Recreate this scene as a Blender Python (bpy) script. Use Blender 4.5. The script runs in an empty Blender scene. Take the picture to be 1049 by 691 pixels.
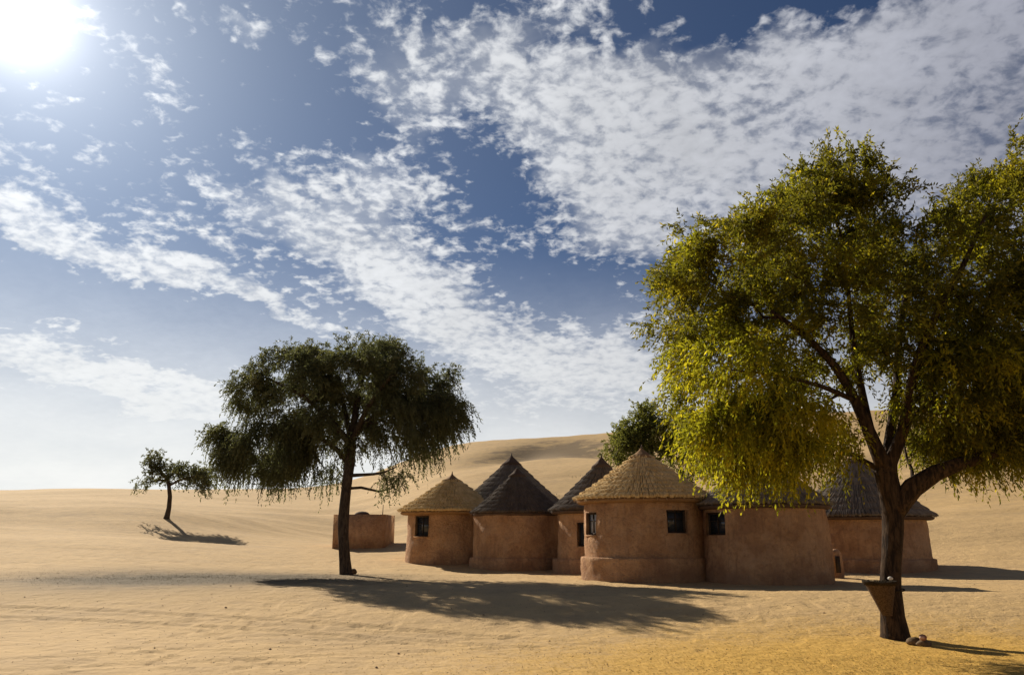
import bpy, math, random
import numpy as np
from mathutils import Vector, noise as mnoise

# ------------------------------------------------------------------ camera
scene = bpy.context.scene
COL = scene.collection
PITCH = math.radians(13.6)
FPX = 847.0
CAM_H = 1.6
cam_data = bpy.data.cameras.new("camera")
cam = bpy.data.objects.new("camera", cam_data)
COL.objects.link(cam)
cam.location = (0, 0, CAM_H)
cam.rotation_euler = (math.pi / 2 + PITCH, 0, 0)
cam_data.sensor_width = 36.0
cam_data.lens = 36.0 * FPX / 1049.0
cam_data.clip_start = 0.1
cam_data.clip_end = 9000
scene.camera = cam

# ------------------------------------------------------------------ world and sun
SUN_AZ = math.radians(-34.0)      # from +Y, positive towards +X
SUN_EL = math.radians(30.0)
SUN_DIR = Vector((math.sin(SUN_AZ) * math.cos(SUN_EL), math.cos(SUN_AZ) * math.cos(SUN_EL), math.sin(SUN_EL)))
scene.view_settings.view_transform = 'Standard'
scene.view_settings.look = 'None'
scene.view_settings.exposure = 0.34
scene.view_settings.gamma = 1.0
scene.view_settings.use_curve_mapping = False

sun_data = bpy.data.lights.new("sun", 'SUN')
sun_data.energy = 4.9
sun_data.angle = math.radians(0.5)
sun_data.color = (1.0, 0.90, 0.74)
sun = bpy.data.objects.new("sun", sun_data)
COL.objects.link(sun)
sun.rotation_euler = (-SUN_DIR).to_track_quat('-Z', 'Y').to_euler()


class NT:
    """small helper to write node graphs as expressions"""
    def __init__(self, tree):
        self.t = tree; self.n = tree.nodes; self.l = tree.links

    def node(self, kind, **props):
        nd = self.n.new(kind)
        for k, v in props.items():
            setattr(nd, k, v)
        return nd

    def put(self, sock, v):
        if isinstance(v, bpy.types.NodeSocket):
            self.l.new(v, sock)
        elif v is not None:
            sock.default_value = v

    def m(self, op, a, b=None, c=None, clamp=False):
        nd = self.node('ShaderNodeMath', operation=op, use_clamp=clamp)
        self.put(nd.inputs[0], a)
        if b is not None: self.put(nd.inputs[1], b)
        if c is not None: self.put(nd.inputs[2], c)
        return nd.outputs[0]

    def vm(self, op, a, b=None, scale=None):
        nd = self.node('ShaderNodeVectorMath', operation=op)
        self.put(nd.inputs[0], a)
        if b is not None: self.put(nd.inputs[1], b)
        if scale is not None: self.put(nd.inputs[3], scale)
        return nd.outputs['Value'] if op in ('DOT_PRODUCT', 'LENGTH', 'DISTANCE') else nd.outputs[0]

    def noise(self, vec, scale, detail=3.0, rough=0.55, dist=0.0, col=False):
        nd = self.node('ShaderNodeTexNoise')
        self.put(nd.inputs['Vector'], vec)
        nd.inputs['Scale'].default_value = scale
        nd.inputs['Detail'].default_value = detail
        nd.inputs['Roughness'].default_value = rough
        nd.inputs['Distortion'].default_value = dist
        return nd.outputs['Color'] if col else nd.outputs['Fac']

    def smooth(self, x, lo, hi, a=0.0, b=1.0):
        nd = self.node('ShaderNodeMapRange', interpolation_type='SMOOTHSTEP')
        self.put(nd.inputs[0], x)
        self.put(nd.inputs[1], lo); self.put(nd.inputs[2], hi)
        self.put(nd.inputs[3], a); self.put(nd.inputs[4], b)
        return nd.outputs[0]

    def mix(self, f, a, b, mode='MIX'):
        nd = self.node('ShaderNodeMix', data_type='RGBA', blend_type=mode)
        self.put(nd.inputs[0], f)
        self.put(nd.inputs[6], tuple(a) + (1,) if isinstance(a, tuple) and len(a) == 3 else a)
        self.put(nd.inputs[7], tuple(b) + (1,) if isinstance(b, tuple) and len(b) == 3 else b)
        return nd.outputs[2]

    def mapping(self, vec, rot=(0, 0, 0), scale=(1, 1, 1), loc=(0, 0, 0)):
        nd = self.node('ShaderNodeMapping')
        self.put(nd.inputs[0], vec)
        nd.inputs[1].default_value = loc
        nd.inputs[2].default_value = rot
        nd.inputs[3].default_value = scale
        return nd.outputs[0]


world = bpy.data.worlds.new("World")
scene.world = world
world.use_nodes = True
world.node_tree.nodes.clear()
W = NT(world.node_tree)
wout = W.node('ShaderNodeOutputWorld')
bg = W.node('ShaderNodeBackground')
sky = W.node('ShaderNodeTexSky', sky_type='NISHITA', sun_disc=False)
sky.sun_elevation = SUN_EL
sky.sun_rotation = SUN_AZ
sky.altitude = 1200
sky.air_density = 1.0
sky.dust_density = 1.2
sky.ozone_density = 3.0
SKY_STRENGTH = 0.055
D = W.node('ShaderNodeTexCoord').outputs['Generated']
D = W.vm('NORMALIZE', D)
sep = W.node('ShaderNodeSeparateXYZ'); W.put(sep.inputs[0], D)
dx, dy, dz = sep.outputs
zc = W.m('MAXIMUM', W.m('ADD', dz, 0.26), 0.10)
comb = W.node('ShaderNodeCombineXYZ')
W.put(comb.inputs[0], W.m('DIVIDE', dx, zc)); W.put(comb.inputs[1], W.m('DIVIDE', dy, zc))
Q = comb.outputs[0]                                  # point on the cloud deck overhead
# cloud field: azimuth, elevation (degrees), half width, half height, roll, weight
CLOUDS = [
    (8.5, 26.3, 7.4, 4.7, -50, 0.95),
    (17.0, 26.8, 10.1, 5.7, -10, 1),
    (25.9, 24.9, 12.9, 5.4, 0, 1.05),
    (33.7, 23.7, 8.1, 7.4, 0, 1.05),
    (2.7, 31.0, 6.1, 3.4, -30, 0.75),
    (-3.4, 32.2, 3.7, 2.7, -40, 0.45),
    (8.3, 21.2, 4.1, 2.7, -40, 0.6),
    (28.2, 29.1, 11.5, 2.4, 12, 0.6),
    (20.3, 33.6, 7.4, 1.8, 5, -1),
    (4.6, 33.0, 2.7, 0.9, 0, -0.5),
    (3.8, 31.3, 2.4, 0.9, -20, -0.4),
    (-10.1, 32.4, 5.1, 2.7, -30, 0.52),
    (-9.2, 29.4, 3.4, 2.0, -20, 0.4),
    (-20.1, 31.8, 1.5, 0.9, -20, 0.75),
    (-24.9, 28.0, 1.1, 2.0, 20, 0.5),
    (-25.4, 29.7, 0.9, 1.4, 0, 0.35),
    (-23.5, 32.8, 4.1, 0.7, -5, 0.3),
    (-2.5, 21.0, 2.0, 0.9, 0, 0.6),
    (-19.1, 21.2, 3.4, 1.2, -45, 0.6),
    (-16.6, 22.8, 2.7, 0.8, -48, 0.6),
    (-21.2, 19.1, 4.1, 0.9, -35, 0.6),
    (-11.1, 23.9, 3.0, 2.8, -40, 0.75),
    (-13.7, 20.2, 5.4, 2.0, -38, 0.9),
    (-8.8, 18.5, 4.7, 2.4, -40, 0.9),
    (-5.9, 15.9, 5.4, 2.0, -30, 1),
    (1.1, 13.3, 7.4, 1.8, -18, 1.1),
    (7.9, 11.8, 6.1, 2.0, -8, 1),
    (-25.0, 17.4, 6.1, 0.8, -14, 0.7),
    (-20.0, 16.4, 6.1, 0.8, -18, 0.75),
    (-15.3, 14.5, 4.1, 0.7, -20, 0.55),
    (-6.8, 23.9, 2.0, 1.4, -20, 0.5),
    (-33.0, 18.8, 3.4, 1.1, -25, 0.8),
    (-30.2, 17.8, 4.7, 1.1, -18, 0.8),
    (-33.4, 21.8, 2.7, 1.2, -10, 0.4),
    (-27.7, 11.2, 2.4, 0.3, -4, 1),
    (-29.1, 9.4, 8.8, 1.1, -5, 1.7),
    (-21.8, 9.0, 6.1, 1.1, -4, 1.6),
    (-30.9, 11.3, 0.9, 0.2, 0, 0.5),
    (2.4, 8.6, 10.1, 2.3, 0, 1.2),
    (8.0, 14.5, 2.0, 0.9, 0, 0.5),
    (-21.0, 27.5, 6.1, 4.1, 0, -0.45),
    (-0.3, 24.0, 3.0, 3.0, -45, -0.6),
    (4.6, 16.6, 3.7, 2.0, -20, -0.8),
    (-3.3, 26.6, 1.7, 3.0, 20, -0.35),
    (-27.4, 13.1, 6.1, 1.1, 0, -0.4),
    (-18.4, 12.6, 4.1, 0.9, 0, -0.5),
]


def dir_of(az, el):
    az = math.radians(az); el = math.radians(el)
    return Vector((math.sin(az) * math.cos(el), math.cos(az) * math.cos(el), math.sin(el)))


def blob(az, el, hw, hh, roll, wt):
    c = dir_of(az, el)
    e1 = c.cross(Vector((0, 0, 1))).normalized()
    e2 = e1.cross(c).normalized()
    r = math.radians(roll)
    a1 = e1 * math.cos(r) + e2 * math.sin(r)
    a2 = -e1 * math.sin(r) + e2 * math.cos(r)
    a = W.vm('DOT_PRODUCT', DW, tuple(a1 / math.sin(math.radians(hw))))
    b = W.vm('DOT_PRODUCT', DW, tuple(a2 / math.sin(math.radians(hh))))
    s = W.m('ADD', W.m('MULTIPLY', a, a), W.m('MULTIPLY', b, b))
    g = W.m('DIVIDE', wt * 1.18, W.m('ADD', 1.0, W.m('MULTIPLY', s, s)))
    front = W.m('GREATER_THAN', W.vm('DOT_PRODUCT', DW, tuple(c)), 0.0)
    return W.m('MULTIPLY', g, front)


# warp the directions a little so that the edges of the banks are uneven
wq = W.noise(Q, 1.8, 3.0, 0.6, col=True)
wq2 = W.noise(Q, 7.5, 4.0, 0.62, col=True)
DW = W.vm('ADD', D, W.vm('SCALE', W.vm('SUBTRACT', wq, (0.5, 0.5, 0.5)), scale=0.11))
DW = W.vm('ADD', DW, W.vm('SCALE', W.vm('SUBTRACT', wq2, (0.5, 0.5, 0.5)), scale=0.085))
cover = None
for args in CLOUDS:
    b_ = blob(*args)
    cover = b_ if cover is None else W.m('ADD', cover, b_)
# along-wind streaks, mottled cells, wisps
wind = math.radians(50)
cs = W.node('ShaderNodeCombineXYZ')
W.put(cs.inputs[0], W.m('MULTIPLY', W.vm('DOT_PRODUCT', Q, (math.cos(wind), math.sin(wind), 0)), 0.28))
W.put(cs.inputs[1], W.vm('DOT_PRODUCT', Q, (-math.sin(wind), math.cos(wind), 0)))
Qs = cs.outputs[0]
Qw = W.vm('ADD', Q, W.vm('SCALE', W.noise(Q, 12.0, 3.0, 0.6, col=True), scale=0.035))
n_streak = W.noise(Qs, 8.0, 6.0, 0.62, 0.3)
n_cell = W.noise(Qw, 38.0, 3.0, 0.50)
n_fine = W.noise(Qw, 80.0, 4.0, 0.65)
n_big = W.noise(Q, 3.0, 5.0, 0.6)
n_mid = W.noise(Q, 10.0, 6.0, 0.62)
ns = W.m('MULTIPLY', W.m('SUBTRACT', n_streak, 0.5), 1.7)
nc = W.m('MULTIPLY', W.m('SUBTRACT', n_cell, 0.5), 3.4)
nf = W.m('ADD', W.m('MULTIPLY', W.m('SUBTRACT', n_fine, 0.5), 1.3), W.m('MULTIPLY', W.m('SUBTRACT', n_mid, 0.5), 1.9))
nb = W.m('MULTIPLY', W.m('SUBTRACT', n_big, 0.5), 1.3)
tex = W.m('ADD', W.m('ADD', ns, nc), W.m('ADD', nf, nb))
cover = W.m('DIVIDE', cover, W.m('ADD', 1.0, W.m('MULTIPLY', W.m('MAXIMUM', cover, 0.0), 0.38)))
lowfade = W.smooth(dz, 0.06, 0.36, 0.12, 1.0)       # cells run together towards the horizon
field = W.m('ADD', cover, W.m('MULTIPLY', tex, lowfade))
dens = W.m('POWER', W.smooth(field, 0.22, 1.55), 0.9)
# a thin sheet inside the banks, then the veil low down
sheet = W.m('MULTIPLY', W.smooth(W.m('ADD', cover, W.m('MULTIPLY', nb, .5)), 0.45, 1.05), W.m('ADD', 0.42, W.m('MULTIPLY', ns, .30)), clamp=True)
dens = W.m('SUBTRACT', 1.0, W.m('MULTIPLY', W.m('SUBTRACT', 1.0, dens), W.m('SUBTRACT', 1.0, sheet)))
veil = W.smooth(dz, 0.04, 0.36, 0.99, 0.0)
veil = W.m('MULTIPLY', veil, W.smooth(n_big, 0.2, 0.7, 0.88, 1.0))
dens = W.m('MAXIMUM', W.m('MULTIPLY', dens, 0.90), veil)
dens = W.m('MULTIPLY', dens, W.smooth(dz, -0.02, 0.0))
# cloud light: brighter towards the sun, greyer and violet away from it
sd = W.vm('DOT_PRODUCT', D, tuple(SUN_DIR))
lit = W.smooth(sd, 0.45, 1.0)
ccol = W.mix(lit, (0.33, 0.34, 0.40), (0.74, 0.75, 0.76))
low = W.smooth(dz, 0.0, 0.40, 1.0, 0.0)
ccol = W.mix(low, ccol, (0.70, 0.70, 0.675))
mot = W.m('MULTIPLY', W.m('ADD', W.m('MULTIPLY', nc, .30), W.m('MULTIPLY', nb, 1.2)), W.m('MULTIPLY', lowfade, 0.32))
mot = W.m('ADD', W.smooth(dz, .05, .4, 1.0, .84), mot)
ccol = W.vm('SCALE', ccol, scale=mot)
# sky colour itself: a polariser-deep blue
base = W.vm('SCALE', sky.outputs[0], scale=SKY_STRENGTH)
base = W.vm('MULTIPLY', base, (0.28, 0.385, 0.52))
total = W.mix(dens, base, ccol)
# aureole of the sun in dusty air
for k, amp, colr in ((1300, 0.8, (1, .985, .95)), (330, 0.22, (.99, .985, .97)), (75, 0.20, (.95, .97, 1.0)), (14, 0.10, (.88, .95, 1.0)), (3.5, 0.04, (.8, .9, 1.0))):
    g = W.m('EXPONENT', W.m('MULTIPLY', W.m('SUBTRACT', sd, 1.0), float(k)))
    total = W.vm('ADD', total, W.vm('SCALE', colr, scale=W.m('MULTIPLY', g, amp)))
W.l.new(total, bg.inputs[0])
bg.inputs[1].default_value = 1.0
W.l.new(bg.outputs[0], wout.inputs[0])
world.cycles.sampling_method = 'MANUAL'
world.cycles.sample_map_resolution = 512

# ------------------------------------------------------------------ helpers
_C, _S = math.cos(PITCH), math.sin(PITCH)


def P(px, py, Y):
    """point at distance Y north of the tripod along the sight line measured in the survey picture"""
    xr = (px - 524.5) / FPX; yu = (345.5 - py) / FPX
    d = (xr, _C - yu * _S, _S + yu * _C)
    t = Y / d[1]
    return Vector((d[0] * t, Y, CAM_H + d[2] * t))


def lerp(a, b, t):
    return a + (b - a) * t


def _hash(i, j, seed):
    n = (i.astype(np.int64) * 374761393 + j.astype(np.int64) * 668265263 + seed * 982451653) & 0x7fffffff
    n = ((n ^ (n >> 13)) * 1274126177) & 0x7fffffff
    n = (n ^ (n >> 16)) & 0xffff
    return n / 65535.0


def vnoise(x, y, seed=0):
    x = np.asarray(x, float); y = np.asarray(y, float)
    i = np.floor(x); j = np.floor(y)
    fx = x - i; fy = y - j
    fx = fx * fx * fx * (fx * (fx * 6 - 15) + 10); fy = fy * fy * fy * (fy * (fy * 6 - 15) + 10)
    a = _hash(i, j, seed); b = _hash(i + 1, j, seed); c = _hash(i, j + 1, seed); d = _hash(i + 1, j + 1, seed)
    return (a * (1 - fx) + b * fx) * (1 - fy) + (c * (1 - fx) + d * fx) * fy - 0.5


def fbm(x, y, seed=0, octs=4, gain=0.5):
    s = 0; a = 1.0
    for o in range(octs):
        s = s + a * vnoise(x, y, seed + o * 17)
        x = x * 2.03 + 5.1; y = y * 2.01 + 1.7
        a *= gain
    return s


def sstep(x, a, b):
    t = np.clip((x - a) / (b - a), 0, 1)
    return t * t * (3 - 2 * t)


# ------------------------------------------------------------------ terrain
# skyline of the dunes: azimuth (deg), elevation of the crest (deg), distance of the crest, rise exponent
SKYLINE = [
    (-180, 2.0, 300, 1.5), (-120, 2.5, 300, 1.5), (-60, 2.6, 220, 1.2), (-42, 2.8, 185, 1.05),
    (-31.37, 2.62, 170, 1.05),
    (-28.39, 2.87, 170, 1.05),
    (-25.75, 3.03, 168, 1.05),
    (-22.70, 3.01, 165, 1.1),
    (-19.51, 3.08, 162, 1.2),
    (-14.64, 3.22, 158, 1.4),
    (-11.49, 3.52, 155, 1.5),
    (-8.29, 4.53, 150, 1.55),
    (-6.34, 5.67, 145, 1.55),
    (-3.00, 6.56, 142, 1.5),
    (0.37, 6.70, 140, 1.5),
    (5.10, 6.87, 138, 1.5),
    (7.78, 7.10, 136, 1.5),
    (13.05, 7.57, 132, 1.5),
    (18.12, 7.83, 130, 1.5),
    (24.07, 7.90, 128, 1.6),
    (29.52, 7.77, 126, 1.6),
    (32.01, 7.69, 125, 1.7),
    (48, 9.5, 125, 1.7), (70, 7, 150, 1.6), (120, 4, 250, 1.5), (180, 2.0, 300, 1.5)]
_T0 = np.array(SKYLINE, float)
_az = np.arange(-180, 180.01, 0.25)
_k = np.exp(-0.5 * (np.arange(-24, 25) * 0.25 / 1.6) ** 2); _k /= _k.sum()
_T = np.stack([_az] + [np.convolve(np.pad(np.interp(_az, _T0[:, 0], _T0[:, c]), 24, mode='edge'), _k, 'valid') for c in (1, 2, 3)], 1)


def height(x, y):
    x = np.asarray(x, float); y = np.asarray(y, float)
    r = np.hypot(x, y); az = np.degrees(np.arctan2(x, y))
    el = np.interp(az, _T[:, 0], _T[:, 1]); rc = np.interp(az, _T[:, 0], _T[:, 2]); p = np.interp(az, _T[:, 0], _T[:, 3])
    hc = CAM_H + rc * np.tan(np.radians(el))
    r0 = 40.0
    t = (r - r0) / (rc - r0)
    up = np.clip(t, 0, 1) ** p
    # ease the crest so that it is a rounded shoulder and the far side falls away
    past = np.clip(t - 1, 0, None)
    z = hc * (up - 0.10 * np.clip(past * 3, 0, 6) ** 1.5 / 6 * 2)
    z = np.maximum(z, hc * 0.25 * (r > rc) + z * (r <= rc))
    k = np.clip(t * 3.0, 0, 1)
    # dune folds, long across the view, short along it
    z = z + k * (1.5 * fbm(x / 55 + 3, y / 26, 3, 3) + 0.5 * fbm(x / 22, y / 7.0 + 9, 11, 3)) * np.clip(1.25 - t, 0.35, 1)
    # a blown-out hollow below the crest behind the huts
    dune = sstep(az, -12, 2) * (1 - sstep(az, 6, 20))
    z = z - dune * 0.9 * np.exp(-((t - 0.83 - 0.05 * np.sin(az * .5)) / 0.06) ** 2) * (1 + 0.8 * vnoise(x / 9, y / 9, 5))
    # a low bank running under the small tree
    bank = sstep(az, -60, -34) * (1 - sstep(az, -19, -10))
    z = z + bank * 1.2 * np.exp(-((r - 79 - 3 * np.sin(az * .35)) / np.where(r < 79, 8.5, 16)) ** 2)
    # soft swells and trampled sand on the flat
    flat = 1 - np.clip(t, 0, 1)
    z = z + flat * (0.10 * fbm(x / 9, y / 6, 21, 2)) * sstep(r, 7, 22)
    z = z - 0.55 * (1 - sstep(y + 0.10 * x, 18.5, 27.5)) * np.where(r < 60, 1, 1 - sstep(r, 60, 120))
    near = 1 - sstep(r, 40, 75)
    z = z + near * (0.014 * fbm(x / 0.7, y / 0.9, 31, 3) + 0.015 * fbm(x / 0.24, y / 0.30, 41, 2))
    z = z - near * 0.026 * sstep(vnoise(x / .42 + 7, y / .60, 61), .20, .36) * sstep(fbm(x / 6, y / 5, 63, 2), -.15, .25)
    # wheel tracks crossing the flat on the left
    for (xa, ya, xb, yb, dep) in ((-30, 27.5, 4, 17.0, 0.03), (-30, 29.2, 4, 18.2, 0.03), (-14, 13.0, 2, 20.5, 0.014), (-13.5, 11.6, 3.4, 19.6, 0.014)):
        L = math.hypot(xb - xa, yb - ya); nx = -(yb - ya) / L; ny = (xb - xa) / L
        dd = (x - xa) * nx + (y - ya) * ny + 0.5 * np.sin(x / 6.0)
        s = ((x - xa) * ny - (y - ya) * nx) / L
        on = sstep(s, 0, .1) * (1 - sstep(s, .85, 1))
        z = z + on * (-dep * np.exp(-(dd / 0.16) ** 2) + 0.6 * dep * np.exp(-((np.abs(dd) - 0.32) / 0.13) ** 2))
    return z


def H(x, y):
    return float(height(np.array([x]), np.array([y]))[0])


def ground_at(px, py):
    """march a sight line down to the sand"""
    xr = (px - 524.5) / FPX; yu = (345.5 - py) / FPX
    d = np.array((xr, _C - yu * _S, _S + yu * _C))
    t = np.arange(6, 300, 0.05)
    z = CAM_H + d[2] * t
    h = height(d[0] * t, d[1] * t)
    i = int(np.argmax(z < h))
    return Vector((d[0] * t[i], d[1] * t[i], float(h[i])))


def set_props(o, label=None, cat=None, group=None, kind=None):
    if label: o['label'] = label
    if cat: o['category'] = cat; kind = kind or 'thing'
    if group: o['group'] = group
    if kind: o['kind'] = kind
    return o


def empty(name, loc, rz=0.0, **kw):
    o = bpy.data.objects.new(name, None)
    o.location = loc; o.rotation_euler = (0, 0, rz)
    o.empty_display_size = 0.3
    COL.objects.link(o)
    return set_props(o, **kw)


def np_mesh(name, verts, faces, mat, parent=None, smooth=False, uv=None):
    """faces: (n,k) int array or a list of such arrays"""
    me = bpy.data.meshes.new(name)
    verts = np.asarray(verts, dtype=np.float32).reshape(-1, 3)
    if not isinstance(faces, list): faces = [faces]
    faces = [np.asarray(f, dtype=np.int32) for f in faces if len(f)]
    me.vertices.add(len(verts)); me.vertices.foreach_set('co', verts.ravel())
    loops = np.concatenate([f.ravel() for f in faces])
    sizes = np.concatenate([np.full(len(f), f.shape[1], dtype=np.int32) for f in faces])
    starts = np.concatenate([[0], np.cumsum(sizes)[:-1]]).astype(np.int32)
    me.loops.add(len(loops)); me.loops.foreach_set('vertex_index', loops)
    me.polygons.add(len(sizes)); me.polygons.foreach_set('loop_start', starts)
    me.polygons.foreach_set('loop_total', sizes)
    if smooth: me.polygons.foreach_set('use_smooth', np.ones(len(sizes), dtype=bool))
    me.update(calc_edges=True)
    me.validate()
    if uv is not None:
        l = me.uv_layers.new(name='UVMap')
        l.data.foreach_set('uv', np.asarray(uv, dtype=np.float32)[loops].ravel())
    o = bpy.data.objects.new(name, me)
    if mat: me.materials.append(mat)
    COL.objects.link(o)
    if parent: o.parent = parent
    return o


class MB:
    """collects shapes that become one mesh"""
    def __init__(self):
        self.v = []; self.q = []; self.t = []; self.n = 0

    def add(self, verts, quads=(), tris=()):
        self.v.append(np.asarray(verts, float).reshape(-1, 3))
        if len(quads): self.q.append(np.asarray(quads, int) + self.n)
        if len(tris): self.t.append(np.asarray(tris, int) + self.n)
        self.n += len(self.v[-1])

    def box(self, c, half, rz=0.0, bev=0.0, tilt=0.0):
        hx, hy, hz = half
        pts = np.array([(sx * hx, sy * hy, sz * hz) for sz in (-1, 1) for sy in (-1, 1) for sx in (-1, 1)], float)
        ca, sa = math.cos(rz), math.sin(rz)
        if tilt: pts[:, 0] += pts[:, 2] * tilt
        R = np.array([[ca, -sa, 0], [sa, ca, 0], [0, 0, 1]])
        pts = pts @ R.T + np.array(c)
        self.add(pts, [(0, 2, 3, 1), (4, 5, 7, 6), (0, 1, 5, 4), (2, 6, 7, 3), (0, 4, 6, 2), (1, 3, 7, 5)])

    def tube(self, pts, radii, sides=8, cap=True, rough=0.0, seed=0):
        pts = np.asarray(pts, float); radii = np.asarray(radii, float)
        n = len(pts)
        tan = np.gradient(pts, axis=0)
        tan /= np.linalg.norm(tan, axis=1)[:, None] + 1e-9
        ref = np.array([1.0, 0, 0]) if abs(tan[0][0]) < 0.8 else np.array([0, 1.0, 0])
        rings = []
        a = np.arange(sides) * 2 * math.pi / sides
        u = ref
        for i in range(n):
            u = u - tan[i] * np.dot(u, tan[i]); u /= np.linalg.norm(u) + 1e-9
            w = np.cross(tan[i], u)
            rr = radii[i] * (1 + rough * vnoise(a * 2.2 + seed * 9.1, np.full(sides, i * 0.35), seed) * 2)
            if rough: rr[-1] = rr[-1]
            rings.append(pts[i] + np.outer(np.cos(a) * rr, u) + np.outer(np.sin(a) * rr, w))
        V = np.concatenate(rings)
        q = []
        for i in range(n - 1):
            for k in range(sides):
                k2 = (k + 1) % sides
                q.append((i * sides + k, i * sides + k2, (i + 1) * sides + k2, (i + 1) * sides + k))
        t = []
        if cap:
            V = np.concatenate([V, pts[:1], pts[-1:]])
            c0 = n * sides; c1 = c0 + 1
            for k in range(sides):
                k2 = (k + 1) % sides
                t.append((c0, k2, k)); t.append((c1, (n - 1) * sides + k, (n - 1) * sides + k2))
        self.add(V, q, t)

    def build(self, name, mat, parent=None, smooth=False):
        V = np.concatenate(self.v)
        F = []
        if self.q: F.append(np.concatenate(self.q))
        if self.t: F.append(np.concatenate(self.t))
        return np_mesh(name, V, F, mat, parent, smooth)


def lathe(profile, sides, centre=(0, 0, 0), wob=0.0, seed=0, top=False, bottom=False):
    """profile: [(r, z)], returns verts, quads, tris"""
    a = np.arange(sides) * 2 * math.pi / sides
    V = []; 
    for i, (r, z) in enumerate(profile):
        rr = r + (wob * fbm(a / (2 * math.pi) * 16 + seed, np.full(sides, z * 1.7), seed, 3) if wob else 0)
        V.append(np.stack([centre[0] + rr * np.cos(a), centre[1] + rr * np.sin(a), np.full(sides, centre[2] + z)], 1))
    V = np.concatenate(V)
    q = []
    for i in range(len(profile) - 1):
        for k in range(sides):
            k2 = (k + 1) % sides
            q.append((i * sides + k, i * sides + k2, (i + 1) * sides + k2, (i + 1) * sides + k))
    t = []
    if top:
        V = np.concatenate([V, [[centre[0], centre[1], centre[2] + profile[-1][1]]]])
        b = (len(profile) - 1) * sides
        for k in range(sides): t.append((len(V) - 1, b + k, b + (k + 1) % sides))
    if bottom:
        V = np.concatenate([V, [[centre[0], centre[1], centre[2] + profile[0][1]]]])
        for k in range(sides): t.append((len(V) - 1, (k + 1) % sides, k))
    return V, q, t


# ------------------------------------------------------------------ materials
def new_mat(name):
    m = bpy.data.materials.new(name); m.use_nodes = True
    m.node_tree.nodes.clear()
    N = NT(m.node_tree)
    out = N.node('ShaderNodeOutputMaterial')
    b = N.node('ShaderNodeBsdfPrincipled')
    b.inputs['Roughness'].default_value = 0.9
    b.inputs['Specular IOR Level'].default_value = 0.15
    N.l.new(b.outputs[0], out.inputs[0])
    return m, N, b, out


def bump(N, b, h, strength=0.5, dist=0.02):
    nd = N.node('ShaderNodeBump')
    nd.inputs['Strength'].default_value = strength; nd.inputs['Distance'].default_value = dist
    N.put(nd.inputs['Height'], h)
    N.l.new(nd.outputs[0], b.inputs['Normal'])


def sand_mat():
    m, N, b, out = new_mat('sand')
    pos = N.node('ShaderNodeNewGeometry').outputs['Position']
    n1 = N.noise(pos, 0.06, 4.0, 0.6)
    n2 = N.noise(pos, 1.2, 5.0, 0.65)
    n3 = N.noise(pos, 14.0, 4.0, 0.7)
    n4 = N.noise(N.mapping(pos, scale=(0.35, 1.0, 1.0)), 0.35, 5.0, 0.6)
    col = N.mix(N.smooth(n1, .35, .65), (0.57, 0.385, 0.175), (0.63, 0.430, 0.205))
    col = N.mix(N.smooth(n2, .35, .75, 0, .5), col, (0.39, 0.265, 0.140))
    col = N.mix(N.smooth(n4, .50, .75, 0, .45), col, (0.38, 0.270, 0.155))
    col = N.mix(N.smooth(n3, .60, .78, 0, .65), col, (0.20, 0.130, 0.070))
    sp = N.node('ShaderNodeSeparateXYZ'); N.put(sp.inputs[0], pos)
    X, Y = sp.outputs[0], sp.outputs[1]
    # fallen yellow leaflets and pods under the big tree
    ax = N.m('DIVIDE', N.m('SUBTRACT', X, 8.2), 10.0); ay = N.m('DIVIDE', N.m('SUBTRACT', Y, 14.6), 7.2)
    rr = N.m('SQRT', N.m('ADD', N.m('MULTIPLY', ax, ax), N.m('MULTIPLY', ay, ay)))
    lit = N.m('ADD', rr, N.m('MULTIPLY', N.m('SUBTRACT', n2, .5), 0.5))
    lit = N.smooth(N.m('ADD', lit, N.m('MULTIPLY', N.m('SUBTRACT', n3, .5), 1.1)), .50, 1.10, 1, 0)
    lit = N.m('MULTIPLY', lit, N.smooth(n3, .25, .65, .75, 1))
    col = N.mix(N.m('MULTIPLY', lit, 0.80), col, (0.60, 0.345, 0.045))
    # darker band on the left, and darker mottled patches on the dune
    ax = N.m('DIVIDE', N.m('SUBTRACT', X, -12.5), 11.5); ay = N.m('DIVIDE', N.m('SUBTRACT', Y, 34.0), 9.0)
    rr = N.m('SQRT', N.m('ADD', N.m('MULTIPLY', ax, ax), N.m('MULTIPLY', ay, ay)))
    dark_band = N.smooth(N.m('ADD', rr, N.m('MULTIPLY', N.m('SUBTRACT', n2, .5), .6)), .30, 1.05, .95, 0)
    col = N.mix(dark_band, col, (0.095, 0.070, 0.036))
    ax = N.m('DIVIDE', N.m('SUBTRACT', X, 6.5), 10.0); ay = N.m('DIVIDE', N.m('SUBTRACT', Y, 126.0), 8.0)
    rr = N.m('SQRT', N.m('ADD', N.m('MULTIPLY', ax, ax), N.m('MULTIPLY', ay, ay)))
    n5 = N.noise(N.mapping(pos, scale=(.5, 1, 1)), 0.5, 5.0, 0.7)
    ob = N.smooth(N.m('ADD', rr, N.m('MULTIPLY', N.m('SUBTRACT', n5, .5), 2.6)), .5, 1.1, .85, 0)
    col = N.mix(ob, col, (0.20, 0.145, 0.085))
    N.l.new(col, b.inputs['Base Color'])
    hN = N.m('ADD', N.m('MULTIPLY', N.noise(pos, 4.0, 5.0, 0.7), 1.5), N.m('MULTIPLY', n3, 0.45))
    hN = N.m('ADD', hN, N.m('MULTIPLY', N.noise(N.mapping(pos, scale=(.6, 1.6, 1)), 0.9, 3.0, 0.6), 1.4))
    bump(N, b, hN, 0.70, 0.055)
    return m


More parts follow.
